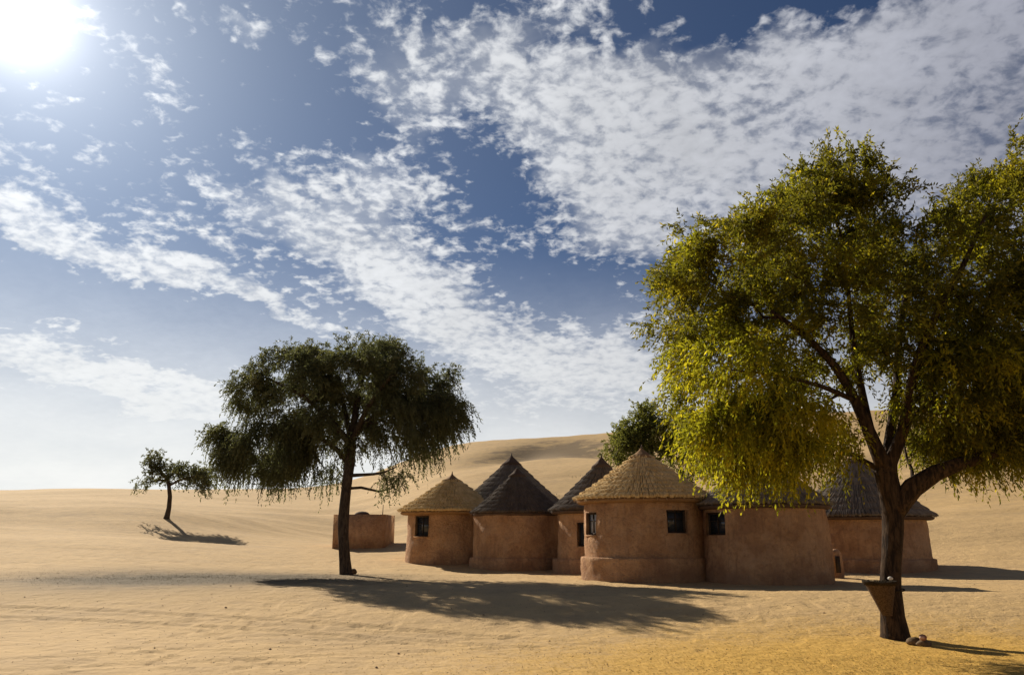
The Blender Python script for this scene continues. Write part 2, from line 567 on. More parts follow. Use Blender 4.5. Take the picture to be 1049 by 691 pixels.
def clay_mat():
    m, N, b, out = new_mat('clay_plaster')
    tc = N.node('ShaderNodeTexCoord').outputs['Object']
    geo = N.node('ShaderNodeNewGeometry').outputs['Position']
    n1 = N.noise(geo, 1.3, 5.0, 0.6); n2 = N.noise(geo, 7.0, 5.0, 0.65); n3 = N.noise(geo, 30.0, 3.0, 0.6)
    col = N.mix(N.smooth(n1, .3, .7), (0.46, 0.258, 0.138), (0.66, 0.400, 0.220))
    col = N.mix(N.smooth(n2, .42, .72, 0, .5), col, (0.29, 0.160, 0.095))
    col = N.mix(N.smooth(n3, .58, .8, 0, .4), col, (0.22, 0.115, 0.065))
    sp = N.node('ShaderNodeSeparateXYZ'); N.put(sp.inputs[0], geo)
    stain = N.noise(N.mapping(geo, scale=(3.0, 3.0, .35)), 2.0, 4.0, 0.6)
    col = N.mix(N.smooth(stain, .5, .75, 0, .45), col, (0.24, 0.135, 0.085))
    pt = N.noise(geo, 0.85, 6.0, 0.62)
    col = N.mix(N.smooth(pt, .53, .57, 0, .32), col, (0.62, 0.40, 0.25))
    col = N.mix(N.smooth(pt, .40, .43, .30, 0), col, (0.30, 0.165, 0.10))
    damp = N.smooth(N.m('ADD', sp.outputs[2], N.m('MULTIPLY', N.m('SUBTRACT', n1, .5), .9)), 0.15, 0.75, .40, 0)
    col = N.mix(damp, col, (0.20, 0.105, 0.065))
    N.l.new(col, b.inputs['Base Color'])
    bump(N, b, N.m('ADD', N.m('MULTIPLY', n2, 1.0), N.m('MULTIPLY', n3, 0.3)), 1.0, 0.15)
    return m


def thatch_mat(name, c1, c2, c3):
    m, N, b, out = new_mat(name)
    g = N.node('ShaderNodeNewGeometry')
    pos = g.outputs['Position']
    rnd = g.outputs['Random Per Island']
    n1 = N.noise(pos, 2.2, 4.0, 0.6); n2 = N.noise(pos, 18.0, 3.0, 0.6)
    col = N.mix(rnd, c1, c2)
    col = N.mix(N.smooth(n1, .4, .7, 0, .6), col, c3)
    col = N.mix(N.smooth(n2, .5, .75, 0, .5), col, c3)
    N.l.new(col, b.inputs['Base Color'])
    bump(N, b, n2, 0.6, 0.02)
    return m


def bark_mat(name, c1, c2):
    m, N, b, out = new_mat(name)
    pos = N.node('ShaderNodeNewGeometry').outputs['Position']
    v = N.mapping(pos, scale=(1, 1, 0.22))
    n1 = N.noise(v, 14.0, 5.0, 0.65, 0.6); n2 = N.noise(pos, 3.0, 3.0)
    col = N.mix(N.smooth(n1, .38, .62), c2, c1)
    col = N.mix(N.smooth(n2, .4, .7, 0, .4), col, c2)
    N.l.new(col, b.inputs['Base Color'])
    bump(N, b, n1, 1.0, 0.05)
    return m


def leaf_mat(name, c1, c2, c3, trans, gain=0.5, c4=None):
    """c1..c3 leaf colours, trans the tint of light coming through"""
    m, N, b, out = new_mat(name)
    g = N.node('ShaderNodeNewGeometry')
    rnd = g.outputs['Random Per Island']
    n = N.noise(g.outputs['Position'], 1.1, 3.0, 0.6)
    col = N.mix(rnd, c1, c2)
    col = N.mix(N.smooth(n, .48, .68, 0, .8), col, c3)
    if c4:
        col = N.mix(N.smooth(rnd, .93, .96), col, c4)
    N.l.new(col, b.inputs['Base Color'])
    b.inputs['Roughness'].default_value = 0.55
    b.inputs['Specular IOR Level'].default_value = 0.10
    tr = N.node('ShaderNodeBsdfTranslucent')
    N.put(tr.inputs[0], N.mix(1.0, col, trans, 'MULTIPLY'))
    mx = N.node('ShaderNodeMixShader'); mx.inputs[0].default_value = gain
    N.l.new(b.outputs[0], mx.inputs[1]); N.l.new(tr.outputs[0], mx.inputs[2])
    N.l.new(mx.outputs[0], out.inputs[0])
    return m


def plain_mat(name, c, rough=0.8, spec=0.2, c2=None, scale=20):
    m, N, b, out = new_mat(name)
    pos = N.node('ShaderNodeNewGeometry').outputs['Position']
    n = N.noise(pos, scale, 4.0, 0.6)
    c2 = c2 or tuple(x * 0.6 for x in c)
    N.l.new(N.mix(N.smooth(n, .35, .7), c, c2), b.inputs['Base Color'])
    b.inputs['Roughness'].default_value = rough; b.inputs['Specular IOR Level'].default_value = spec
    return m


M = {
    'sand': sand_mat(),
    'clay': clay_mat(),
    'gold': thatch_mat('golden_thatch', (0.90, 0.68, 0.36), (0.76, 0.54, 0.26), (0.54, 0.36, 0.16)),
    'grey': thatch_mat('weathered_thatch', (0.155, 0.128, 0.108), (0.11, 0.09, 0.078), (0.068, 0.056, 0.048)),
    'grey2': thatch_mat('grey_thatch', (0.26, 0.22, 0.18), (0.18, 0.15, 0.12), (0.12, 0.095, 0.075)),
    'rim': thatch_mat('bound_reed', (0.40, 0.24, 0.11), (0.30, 0.17, 0.08), (0.20, 0.11, 0.055)),
    'rimdark': thatch_mat('dark_bound_reed', (0.15, 0.10, 0.07), (0.11, 0.07, 0.05), (0.07, 0.045, 0.03)),
    'wood': plain_mat('dark_wood', (0.06, 0.042, 0.030)),
    'glass': plain_mat('window_glass', (0.03, 0.035, 0.045), 0.12, 0.5, (0.05, 0.055, 0.065), 3),
    'curtain': plain_mat('pale_curtain', (0.50, 0.52, 0.54), 0.9, 0.1, (0.36, 0.38, 0.42), 6),
    'bark': bark_mat('bark', (0.085, 0.052, 0.030), (0.022, 0.014, 0.010)),
    'bark2': bark_mat('grey_bark', (0.105, 0.078, 0.055), (0.045, 0.032, 0.024)),
    'leaf_big': leaf_mat('olive_leaf', (0.066, 0.067, 0.015), (0.13, 0.122, 0.020), (0.24, 0.21, 0.022), (1.7, 1.68, 0.8), 0.58, (0.34, 0.27, 0.03)),
    'leaf_sunlit_yellow': leaf_mat('sunlit_yellow_leaf', (0.12, 0.125, 0.018), (0.24, 0.228, 0.026), (0.40, 0.35, 0.03), (1.65, 1.65, 0.7), 0.64, (0.46, 0.38, 0.04)),  # yellower leaves, their sunlit brightness put into the colour
    'leaf_dark': leaf_mat('dark_leaf', (0.075, 0.080, 0.045), (0.12, 0.125, 0.066), (0.17, 0.165, 0.08), (1.5, 1.55, 1.0), 0.42),
    'leaf_green': leaf_mat('green_leaf', (0.10, 0.108, 0.034), (0.15, 0.155, 0.045), (0.20, 0.195, 0.055), (1.6, 1.6, 1.0), 0.5),
    'basket': plain_mat('palm_weave', (0.11, 0.070, 0.042), 0.9, 0.1, (0.045, 0.030, 0.020), 28),
    'darkfill': plain_mat('dark_rim', (0.05, 0.035, 0.02), 0.9, 0.1, (0.02, 0.015, 0.01), 40),
    'whitelump': plain_mat('white_lump', (0.75, 0.72, 0.66), 0.7, 0.2, (0.6, 0.56, 0.5), 30),  # off-white of the small lump on the basket rim
    'rock': plain_mat('brown_rock', (0.20, 0.13, 0.07), 0.8, 0.2, (0.10, 0.065, 0.035), 14),
    'redrock': plain_mat('red_rock', (0.33, 0.12, 0.06), 0.6, 0.3, (0.60, 0.45, 0.36), 9),  # the paler second colour paints a highlight onto the rock
    'drygrass': plain_mat('dry_grass', (0.16, 0.125, 0.055), 0.9, 0.1, (0.08, 0.065, 0.03), 3),
    'litter': plain_mat('leaf_litter', (0.50, 0.33, 0.07), 0.9, 0.1, (0.28, 0.16, 0.04), 5),
    'pebble': plain_mat('pebble', (0.20, 0.14, 0.085), 0.85, 0.2, (0.36, 0.25, 0.15), 2),
}


def build_sand():
    azf = np.arange(-44, 44.001, 0.10)
    azs = np.concatenate([np.arange(-180, -44, 4.0), azf, np.arange(48, 180, 4.0)])
    az = np.radians(azs)
    r = np.concatenate([np.geomspace(0.4, 8, 30)[:-1], np.geomspace(8, 60, 430)[:-1],
                        np.geomspace(60, 260, 200)[:-1], np.geomspace(260, 4000, 40)])
    A, R = np.meshgrid(az, r)
    X = R * np.sin(A); Y = R * np.cos(A)
    Z = height(X, Y)
    V = np.stack([X, Y, Z], -1).reshape(-1, 3)
    na = len(az); nr = len(r)
    i = np.arange(nr - 1)[:, None]; k = np.arange(na)[None, :]
    k2 = (k + 1) % na
    q = np.stack([i * na + k, i * na + k2, (i + 1) * na + k2, (i + 1) * na + k], -1).reshape(-1, 4)[:, ::-1]
    V = np.concatenate([V, [[0, 0, float(Z[0].mean())]]])
    c = len(V) - 1
    t = np.stack([np.full(na, c), np.arange(na), (np.arange(na) + 1) % na], -1)[:, ::-1]
    o = np_mesh('sand_ground', V, [q, t], M['sand'], smooth=True)
    set_props(o, 'rippled tan desert sand rising into dunes', None, None, 'structure')


build_sand()


# ------------------------------------------------------------------ huts
def make_hut(name, cx, base_y, r_px, eave_px, eave_y, apex_px, apex_y, label, group, roof_mat, rim_mat,
             windows=(), plinth=None, batter=0.04, fin=0.24, seed=0, yc=None, wall_top=None, grid_rows=9):
    """cx, r_px: centre and half width of the wall as surveyed, eave and apex likewise"""
    g = ground_at(cx, base_y) if yc is None else None
    if yc is None:
        yf = g.y
        R = r_px * _C * yf / FPX
        for _ in range(4): R = r_px * _C * (yf + R) / FPX
        yc = yf + R
    R = r_px * _C * yc / FPX
    c0 = P(cx, 550, yc)
    x0 = c0.x
    zg = H(x0, yc)
    Re = eave_px * _C * yc / FPX
    za = P(apex_px, apex_y, yc).z - zg
    ze = P(cx, eave_y, yc - Re).z - zg
    root = empty('round_hut', (x0, yc, zg), label=label, cat='hut', group=group)
    zw = ze + 0.12
    face = math.atan2(-yc, -x0)          # angle that faces the tripod
    # --- wall with real window openings
    nseg = 120; da = 2 * math.pi / nseg
    zs = [-0.4, 0.0]
    levels = sorted(set([round(v, 3) for v in np.arange(0.0, zw, 0.14)] + [zw] + [w_[k] for w_ in windows for k in (2, 3)]))
    zl = [-0.4] + [v for v in levels]
    zl = sorted(set(zl))
    zl = [z for i, z in enumerate(zl) if i == 0 or z - zl[i - 1] > 0.02 or any(abs(z - w_[k]) < 1e-6 for w_ in windows for k in (2, 3))]
    a = face + np.arange(nseg) * da
    rows = []
    for z in zl:
        rr = R * (1 + batter * (1 - max(z, 0) / zw)) + 0.085 * fbm(np.arange(nseg) / nseg * 20 + seed * 3.7, np.full(nseg, z * 1.5), seed, 3)
        rr[-1] = rr[0] * .5 + rr[-1] * .5
        rows.append(np.stack([rr * np.cos(a), rr * np.sin(a), np.full(nseg, z)], 1))
    V = list(np.concatenate(rows))
    holes = []
    for (w0, w1, z0, z1, kind) in windows:
        k0 = int(round(math.radians(w0) / da)); k1 = int(round(math.radians(w1) / da))
        i0 = min(range(len(zl)), key=lambda i: abs(zl[i] - z0)); i1 = min(range(len(zl)), key=lambda i: abs(zl[i] - z1))
        holes.append((k0, k1, i0, i1, kind))
    q = []
    for i in range(len(zl) - 1):
        for k in range(nseg):
            if any(i0 <= i < i1 and ((k - k0) % nseg) < (k1 - k0) for (k0, k1, i0, i1, _) in holes): continue
            k2 = (k + 1) % nseg
            q.append((i * nseg + k, i * nseg + k2, (i + 1) * nseg + k2, (i + 1) * nseg + k))
    for (k0, k1, i0, i1, kind) in holes:           # reveals
        ring = [(i0, k) for k in range(k0, k1 + 1)] + [(i, k1) for i in range(i0 + 1, i1 + 1)] + \
               [(i1, k) for k in range(k1 - 1, k0 - 1, -1)] + [(i, k0) for i in range(i1 - 1, i0, -1)]
        outer = [i * nseg + (k % nseg) for i, k in ring]
        inner = []
        for vi in outer:
            p = V[vi]; s = 1 - 0.24 / math.hypot(p[0], p[1])
            inner.append(len(V)); V.append(np.array([p[0] * s, p[1] * s, p[2]]))
        n = len(ring)
        for j in range(n):
            j2 = (j + 1) % n
            q.append((outer[j], inner[j], inner[j2], outer[j2]))
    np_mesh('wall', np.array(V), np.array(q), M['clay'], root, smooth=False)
    # --- windows: frame set in the opening, glass behind
    for (k0, k1, i0, i1, kind) in holes:
        am = face + (k0 + k1) / 2 * da
        half = R * math.sin((k1 - k0) / 2 * da) * 0.97
        z0, z1 = zl[i0], zl[i1]
        rad = R * math.cos((k1 - k0) / 2 * da) - 0.10
        cxw, cyw = rad * math.cos(am), rad * math.sin(am)
        ta = am + math.pi / 2
        hz = (z1 - z0) / 2; zm = (z0 + z1) / 2
        fw = 0.035
        f = MB()
        ux, uy = math.cos(ta), math.sin(ta)
        for s in (-1, 1):
            f.box((cxw + ux * s * (half - fw), cyw + uy * s * (half - fw), zm), (fw, 0.035, hz), ta)
            f.box((cxw, cyw, zm + s * (hz - fw)), (half - 2 * fw, 0.033, fw), ta)
        f.box((cxw, cyw, zm), (0.02, 0.030, hz - 2 * fw), ta)
        f.box((cxw, cyw, zm + hz * 0.25), (half - 2 * fw, 0.024, 0.014), ta)
        fr = f.build('window', M['wood'], root)
        pmb = MB()
        pr = rad - 0.03
        pmb.box((pr * math.cos(am), pr * math.sin(am), zm), (half - .01, 0.008, hz - .01), ta)
        pane = pmb.build('pane', M['glass'] if kind != 'curtain' else M['curtain'], fr)
        sm = MB()
        sr = R * math.cos((k1 - k0) / 2 * da) + 0.03
        sm.box((sr * math.cos(am), sr * math.sin(am), z0 - 0.03), (half + 0.06, 0.07, 0.028), ta)
        sm.build('sill', M['clay'], fr)
    # --- plinth
    if plinth:
        prof = [(R * (1 + batter) + 0.18, -0.4), (R * (1 + batter) + 0.18, plinth * 0.5), (R * (1 + batter) + 0.18, plinth - 0.04), (R * (1 + batter) + 0.15, plinth), (R - 0.05, plinth + 0.015)]
        prof = [prof[0]] + [(prof[0][0], z) for z in np.arange(0, plinth - .1, .12)] + prof[2:]
        v, qq, t = lathe(prof, 120, wob=0.07, seed=seed + 5)
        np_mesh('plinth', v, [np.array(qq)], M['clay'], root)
    # --- roof: under-cone plus courses of reed bundles
    rng = np.random.default_rng(100 + seed)
    cap_r = 0.24
    def surf(s):     # s: 0 eave .. 1 apex; slightly hollow slope
        r = Re * (1 - s)
        z = ze + 0.05 + (za - ze - 0.05) * (s ** 1.10)
        return r, z
    roof = MB()
    prof = [(Re * 0.55, ze + 0.05), (Re * .97, ze - 0.02)] + [surf(s) for s in np.linspace(0.0, 0.99, 24)]
    v, qq, t = lathe(prof, 96, wob=0.05, seed=seed + 9)
    roof.add(v, qq)
    slope_len = math.hypot(Re, za - ze)
    nt = grid_rows
    for j in range(nt):
        s0 = j / nt * 0.93 - 0.012
        r0, z0 = surf(max(s0, 0)); 
        if j == 0: r0, z0 = Re * 1.02, ze - 0.0
        r1, z1 = surf(min(s0 + 1.35 / nt, 0.97))
        nb = max(14, int(2 * math.pi * r0 / 0.085))
        aa = (np.arange(nb) + rng.uniform(-.28, .28, nb) + .5 * (j % 2)) * 2 * math.pi / nb
        wd = math.pi / nb * rng.uniform(.75, 1.15, nb)
        lift = (0.085 if 'gold' in roof_mat.name else .04) + rng.uniform(0, .06, nb)
        dl = rng.uniform(-.06, .05, nb)
        for k in range(nb):
            rr = r0 - dl[k] * Re / slope_len; zz = z0 + dl[k] * (za - ze) / slope_len
            nrm = np.array([(za - ze), Re]) / slope_len
            pts = []
            for (da_, up) in ((-1, .35), (-.5, 1.0), (.5, 1.0), (1, .35)):
                ang = aa[k] + wd[k] * da_
                ro = rr + nrm[0] * lift[k] * up; zo = zz + nrm[1] * lift[k] * up
                pts.append((ro * math.cos(ang), ro * math.sin(ang), zo))
            for (da_, up) in ((-1, .0), (-.5, .5), (.5, .5), (1, .0)):
                ang = aa[k] + wd[k] * da_ * 1.0
                ro = r1 + nrm[0] * .02 * up; zo = z1 + nrm[1] * .02 * up
                pts.append((ro * math.cos(ang), ro * math.sin(ang), zo))
            angs = (aa[k] - wd[k], aa[k] + wd[k])
            for ang in angs:
                ro = rr - nrm[0] * .03; zo = zz - nrm[1] * .03
                pts.append((ro * math.cos(ang), ro * math.sin(ang), zo))
            roof.add(pts, [(0, 1, 5, 4), (1, 2, 6, 5), (2, 3, 7, 6)], [(8, 1, 0), (9, 3, 2)])
            roof.q.append(np.array([[8, 9, 2, 1]]) + roof.n - 10)
    # stray reeds at the eave edge
    st = roof
    for k in range(int(Re * 120)):
        ang = rng.uniform(0, 2 * math.pi); L = rng.uniform(.05, .16)
        r0 = Re * rng.uniform(.97, 1.03); z0 = ze + rng.uniform(-.03, .03)
        d = np.array([math.cos(ang), math.sin(ang), -rng.uniform(.4, 1.4)]); d /= np.linalg.norm(d)
        p = np.array([r0 * math.cos(ang), r0 * math.sin(ang), z0])
        tng = np.array([-math.sin(ang), math.cos(ang), 0]) * 0.008
        st.add([p - tng, p + tng, p + d * L + tng * .4, p + d * L - tng * .4], [(0, 1, 2, 3)])
    ro = roof.build('roof', roof_mat, root)
    # rolled reed ring below the eave
    prof = [(Re * .90, ze - 0.02), (Re * .965, ze - 0.04), (Re * .985, ze - 0.08), (Re * .98, ze - 0.14), (Re * .95, ze - 0.19), (Re * .90, ze - 0.20), (R * .98, ze - 0.17)]
    v, qq, t = lathe(prof, 96, wob=0.04, seed=seed + 2)
    np_mesh('eave_ring', v, [np.array(qq)], rim_mat, ro)
    # cap and finial
    zc_ = za
    rc, zcc = surf(0.84 if Re > 2 else 0.80)
    prof = [(rc + .05, zcc - .02), (rc + .085, zcc + .05), (rc * .72, zcc + (za - zcc) * .42 + .04), (0.09, za + 0.02), (0.045, za + 0.08)]
    v, qq, t = lathe(prof, 40, wob=0.03, seed=seed + 4)
    np_mesh('roof_cap', v, [np.array(qq)], rim_mat if roof_mat != M['gold'] else M['rim'], ro)
    fm = MB()
    fm.tube([(0, 0, za - .05), (0.005, 0, za + fin * .4), (0.012, .01, za + fin)], [0.055, 0.04, 0.018], 8)
    fm.build('finial', M['wood'] if roof_mat != M['gold'] else M['rimdark'], ro)
    print('HUT', label[:30], 'x %.2f y %.2f R %.2f Re %.2f ze %.2f za %.2f' % (x0, yc, R, Re, ze, za))
    return root


G_ = 'round clay huts with conical thatched roofs'
make_hut('A', 462, 578, 44, 53, 522, 462, 487, 'small round clay hut with golden thatch, farthest left of the huts', G_, M['gold'], M['rim'],
         windows=((-54, -29, 1.22, 2.28, 'dark'),), plinth=None, batter=.03, seed=1, grid_rows=9)
make_hut('B', 530, 584, 44.5, 47, 523.5, 529, 481, 'windowless round clay hut with dark steep thatch and a low plinth', G_, M['grey'], M['rimdark'],
         plinth=0.42, seed=2, fin=.12, batter=.02)
make_hut('B2', 524, 0, 42, 57, 517, 525, 468, 'hut hidden behind the windowless hut, only its dark thatched cone showing', G_, M['grey2'], M['rimdark'],
         seed=3, yc=48.5)
make_hut('C', 618, 588, 46, 54, 520.5, 618, 470, 'clay hut with dark thatch half hidden by the golden roofed hut in front', G_, M['grey'], M['rimdark'],
         windows=((-32, -8, 1.2, 2.25, 'dark'),), plinth=0.62, seed=4)
make_hut('D', 660.5, 597, 60.5, 69.5, 508, 658, 461, 'nearest clay hut with bright golden thatch, two windows and a plinth', G_, M['gold'], M['rim'],
         windows=((-71, -52, 1.72, 2.58, 'curtain'), (21, 43.5, 1.78, 2.64, 'dark')), plinth=0.86, seed=5, grid_rows=10, batter=.015)
make_hut('E', 783, 599, 60.5, 68, 514, 787, 462, 'wide clay hut under the weeping branches with a dark window at its left edge', G_, M['grey2'], M['rimdark'],
         windows=((-66, -36, 1.72, 2.56, 'dark'),), seed=6, batter=.07)
make_hut('F', 884, 587, 60, 69, 527, 880, 464, 'clay hut with grey thatch behind the big tree trunk, farthest right', G_, M['grey2'], M['rimdark'],
         plinth=0.42, seed=7, batter=.04)

# narrow clay pillar with rounded head in front of the right hut
pc = ground_at(859.5, 592)
root = empty('clay_pillar', (pc.x, pc.y + .2, pc.z), label='short round-headed clay pillar with a dark niche between the two right huts', cat='pillar')
v, qq, t = lathe([(0.30, -0.2), (0.29, 0.3), (0.27, 0.8), (0.24, 1.0), (0.15, 1.12), (0.02, 1.16)], 28, wob=0.05, seed=8)
np_mesh('shaft', v, [np.array(qq)], M['clay'], root)
nm = MB(); nm.box((-0.02, -0.285, 0.55), (0.09, 0.02, 0.33)); nm.build('niche', M['wood'], root)  # dark slab drawn as the shade inside the niche

# roofless square enclosure
ec = ground_at(368, 561.5)
sc = _C * ec.y / FPX
hw = 27 * sc
root = empty('walled_enclosure', (ec.x, ec.y + hw, H(ec.x, ec.y + hw)), math.radians(-2), label='low square roofless clay enclosure standing alone behind the tree trunk', cat='enclosure')
zt = P(369, 526.5, ec.y).z - root.location.z
def enc_wall(c, half, nm_):
    b = MB()
    nx = max(2, int(half[0] * 8)); ny = max(2, int(half[1] * 8))
    b.box(c, half)
    b.build(nm_, M['clay'], root)
th = 0.14
enc_wall((0, -hw + th, zt / 2 - .3), (hw, th, zt / 2 + .3), 'wall_panel')
enc_wall((0, hw - th, zt / 2 - .3), (hw, th, zt / 2 + .297), 'wall_panel')
enc_wall((-hw + th + .003, 0, zt / 2 - .3), (th, hw - 2 * th, zt / 2 + .294), 'wall_panel')
enc_wall((hw - th - .003, 0, zt / 2 - .3), (th, hw - 2 * th, zt / 2 + .296), 'wall_panel')
tk = P(371, 526, ec.y + 1.0)
b = MB(); v, qq, t = lathe([(0.5, -1.6), (0.5, 0.0), (0.40, 0.10), (0.22, 0.17), (0.03, 0.19)], 24); b.add(v, qq)
o = b.build('water_tank', M['rimdark'], smooth=True); o.location = (tk.x, tk.y, tk.z)
set_props(o, 'dark domed tank top peeping over the enclosure wall', 'tank')
o.location.z = tk.z - 0.02
b = MB(); pl = P(392, 526, ec.y + .9)
zb = H(pl.x, pl.y)
b.tube([(0, 0, 0), (0, 0, pl.z - zb), (0.02, 0, pl.z - zb + .6)], [0.03, 0.028, 0.02], 6)
o = b.build('pole', M['wood']); o.location = (pl.x, pl.y, zb)
set_props(o, 'thin upright pole sticking out above the enclosure wall', 'pole')


# ------------------------------------------------------------------ trees
def polyline(pts, step):
    pts = [np.array(p, float) for p in pts]
    # catmull-rom through the given points
    out = []
    n = len(pts)
    for i in range(n - 1):
        p0 = pts[max(i - 1, 0)]; p1 = pts[i]; p2 = pts[i + 1]; p3 = pts[min(i + 2, n - 1)]
        L = np.linalg.norm(p2[:3] - p1[:3]); k = max(1, int(L / step))
        for j in range(k):
            t = j / k
            out.append(0.5 * ((2 * p1) + (-p0 + p2) * t + (2 * p0 - 5 * p1 + 4 * p2 - p3) * t * t + (-p0 + 3 * p1 - 3 * p2 + p3) * t ** 3))
    out.append(pts[-1])
    return out


def grow_tree(name, base, Y0, trunk, limbs, lobes, n_attr, leaf, mats, label, group=None, cat='tree', seed=0, step=0.25,
              tip_r=0.006, pipe=2.35, flare=1.5, ks=1.0, clump=.15):
    """trunk: [(px,py,dy,r)] survey points; limbs: the same, each starting on the trunk or on another limb;
    lobes: (px,py,rx,rz in px, dy m, ry m, count weight, droop, yellow)"""
    rng = np.random.default_rng(seed)
    kr = ks * (0.74 if ks > 1 else 1)
    trunk = [(a, b, c * ks, d * kr) for a, b, c, d in trunk]
    limbs = [[(a, b, c * ks, d * kr) for a, b, c, d in l] for l in limbs]
    lobes = [(a, b, c, d, e * ks, f * ks, g, h, i) for a, b, c, d, e, f, g, h, i in lobes]
    sc = _C * Y0 / FPX
    def W3(px, py, dy): return np.array(P(px, py, Y0 + dy))
    pos = []; par = []; rad = []; limb_id = []
    def add_path(pts, parent, lid):
        idx = []
        for p in pts:
            pos.append(p[:3]); par.append(parent); rad.append(p[3]); limb_id.append(lid)
            parent = len(pos) - 1; idx.append(parent)
        return idx
    tp = [np.append(W3(px, py, dy), r) for (px, py, dy, r) in trunk]
    tp[0][2] = base.z - 0.25
    add_path(polyline(tp, step), -1, 0)
    for li, lb in enumerate(limbs):
        lp = [np.append(W3(px, py, dy), r) for (px, py, dy, r) in lb]
        P0 = np.array(pos); d = np.linalg.norm(P0 - lp[0][:3], axis=1); i = int(np.argmin(d))
        lid = limb_id[i] if (limb_id[i] != 0 and d[i] < .3) else li + 1
        start = np.append(pos[i], lp[0][3])
        add_path(polyline([start] + lp[1:] if d[i] < 0.8 else [start] + lp, step)[1:], i, lid)
    nskel = len(pos)
    # attractors
    crown_r = max(l[2] for l in lobes) * sc * 2.2
    wts = np.array([l[6] for l in lobes], float); wts /= wts.sum()
    att = []
    for l, w in zip(lobes, wts):
        c = W3(l[0], l[1], l[4]); k = int(round(n_attr * w))
        for _ in range(k):
            v = rng.normal(size=3); v /= np.linalg.norm(v)
            rr = rng.uniform(0.25, 1.0) ** 0.45
            p = c + v * rr * np.array([l[2] * sc, l[5], l[3] * sc])
            q3 = Vector((p - np.array(base)) / (crown_r * clump)) + Vector((seed, 0, 0))
            if mnoise.noise(q3) < 0.0 and rng.uniform() < .93: continue
            att.append((p, l[7], l[8]))
    P0 = np.array(pos)
    att.sort(key=lambda a: np.min(np.linalg.norm(P0 - a[0], axis=1)))
    tips = []; NP = np.zeros((len(pos) + len(att) * 12 + 10, 3)); NP[:len(pos)] = P0; cnt = len(pos)
    root_p = np.array(pos[0])
    for (p, droop, yel) in att:
        d = np.linalg.norm(NP[:cnt] - p, axis=1)
        # prefer nodes lying inward and below
        cost = d + 0.35 * np.linalg.norm(NP[:cnt, :2] - np.array(tp[-1][:2]), axis=1) * 0.35 + np.clip(NP[:cnt, 2] - p[2], 0, None) * (0.2 if droop > .6 else 0.6)
        cost[NP[:cnt, 2] < base.z + (tp[-1][2] - base.z) * 0.55] += 5
        i = int(np.argmin(cost))
        a = NP[i].copy(); L = np.linalg.norm(p - a)
        k = max(2, min(10, int(L / step)))
        mid_off = np.array([0, 0, 0.16 * L]) + rng.normal(size=3) * 0.07 * L
        idx = i
        for j in range(1, k + 1):
            t = j / k
            pt = a + (p - a) * t + mid_off * 4 * t * (1 - t) * .6 + rng.normal(size=3) * 0.02 * L * (t < 1)
            pos.append(pt); par.append(idx); rad.append(0); limb_id.append(limb_id[i])
            NP[cnt] = pt; cnt += 1
            idx = len(pos) - 1
        tips.append((idx, droop, yel))
    pos_a = np.array(pos); par_a = np.array(par); n = len(pos)
    acc = np.zeros(n); kids = [[] for _ in range(n)]
    for i in range(n):
        if par_a[i] >= 0: kids[par_a[i]].append(i)
    for i in range(n - 1, -1, -1):
        if not kids[i]: acc[i] = max(acc[i], tip_r ** pipe)
        if par_a[i] >= 0: acc[par_a[i]] += acc[i]
    R = acc ** (1 / pipe)
    for i in range(nskel): R[i] = rad[i] if rad[i] > 0 else R[i]
    for i in range(nskel, n): R[i] = min(R[i], R[par_a[i]] * 0.85)
    # chains
    root = empty(name, tuple(base), label=label, cat=cat, group=group)
    off = np.array(base)
    builders = {}
    done = np.zeros(n, bool)
    starts = [0]
    while starts:
        s = starts.pop()
        chain = [s]; c = s
        done[s] = True
        while kids[c]:
            ks = sorted([k for k in kids[c] if not done[k]], key=lambda k: -R[k] - (10 if limb_id[k] == limb_id[c] and k < nskel else 0))
            if not ks: break
            nx = ks[0]
            for o_ in ks[1:]: starts.append(o_); done[o_] = True
            chain.append(nx); done[nx] = True; c = nx
        pts = []; rs = []
        pa = par_a[s]
        if pa >= 0:
            pts.append(pos_a[pa]); rs.append(min(R[s] * 1.1, R[pa] * .95))
        for k in chain: pts.append(pos_a[k]); rs.append(R[k])
        if len(pts) < 2: continue
        rs = np.array(rs)
        lid = limb_id[s]
        mb = builders.setdefault(lid, MB())
        big = rs.max()
        sides = 20 if big > .12 else (9 if big > .035 else (5 if big > .012 else 3))
        P_ = np.array(pts) - off
        if lid == 0 and s == 0:      # flared foot
            hgt = P_[:, 2] - P_[0, 2]
            rs = rs * (1 + (flare - 1) * np.exp(-hgt / 0.45))
        mb.tube(P_, rs, sides, cap=sides > 3, rough=(.16 if big > .12 else (.12 if big > .035 else 0)), seed=seed + int(s) % 50)
    for lid, mb in sorted(builders.items()):
        mb.build('trunk' if lid == 0 else 'limb', mats[0], root, smooth=True)
    # ---- leaves: drooping sprays of narrow leaflets
    nsp, nl, slen, ll, lw, spread = leaf
    tipi = np.array([t[0] for t in tips]); droop = np.array([t[1] for t in tips])
    centre = pos_a[tipi].mean(0) - np.array([0, 0, 1.0])
    # anchor points: the tip and its last few nodes
    A = []; Dr = []; OutD = []
    for (ti, dr, ye) in tips:
        chain = [ti]; 
        for _ in range(3):
            q_ = par_a[chain[-1]]
            if q_ < nskel: break
            chain.append(q_)
        for k in range(nsp):
            c = chain[min(int(abs(rng.normal()) * 1.2), len(chain) - 1)]
            A.append(pos_a[c] + rng.normal(size=3) * spread); Dr.append(dr)
    A = np.array(A); Dr = np.array(Dr); ns = len(A)
    out = A - centre; out /= np.linalg.norm(out, axis=1)[:, None] + 1e-6
    dirs = out * 0.6 + rng.normal(size=(ns, 3)) * 0.65
    dirs[:, 2] += 0.45 - Dr * 0.9
    dirs /= np.linalg.norm(dirs, axis=1)[:, None]
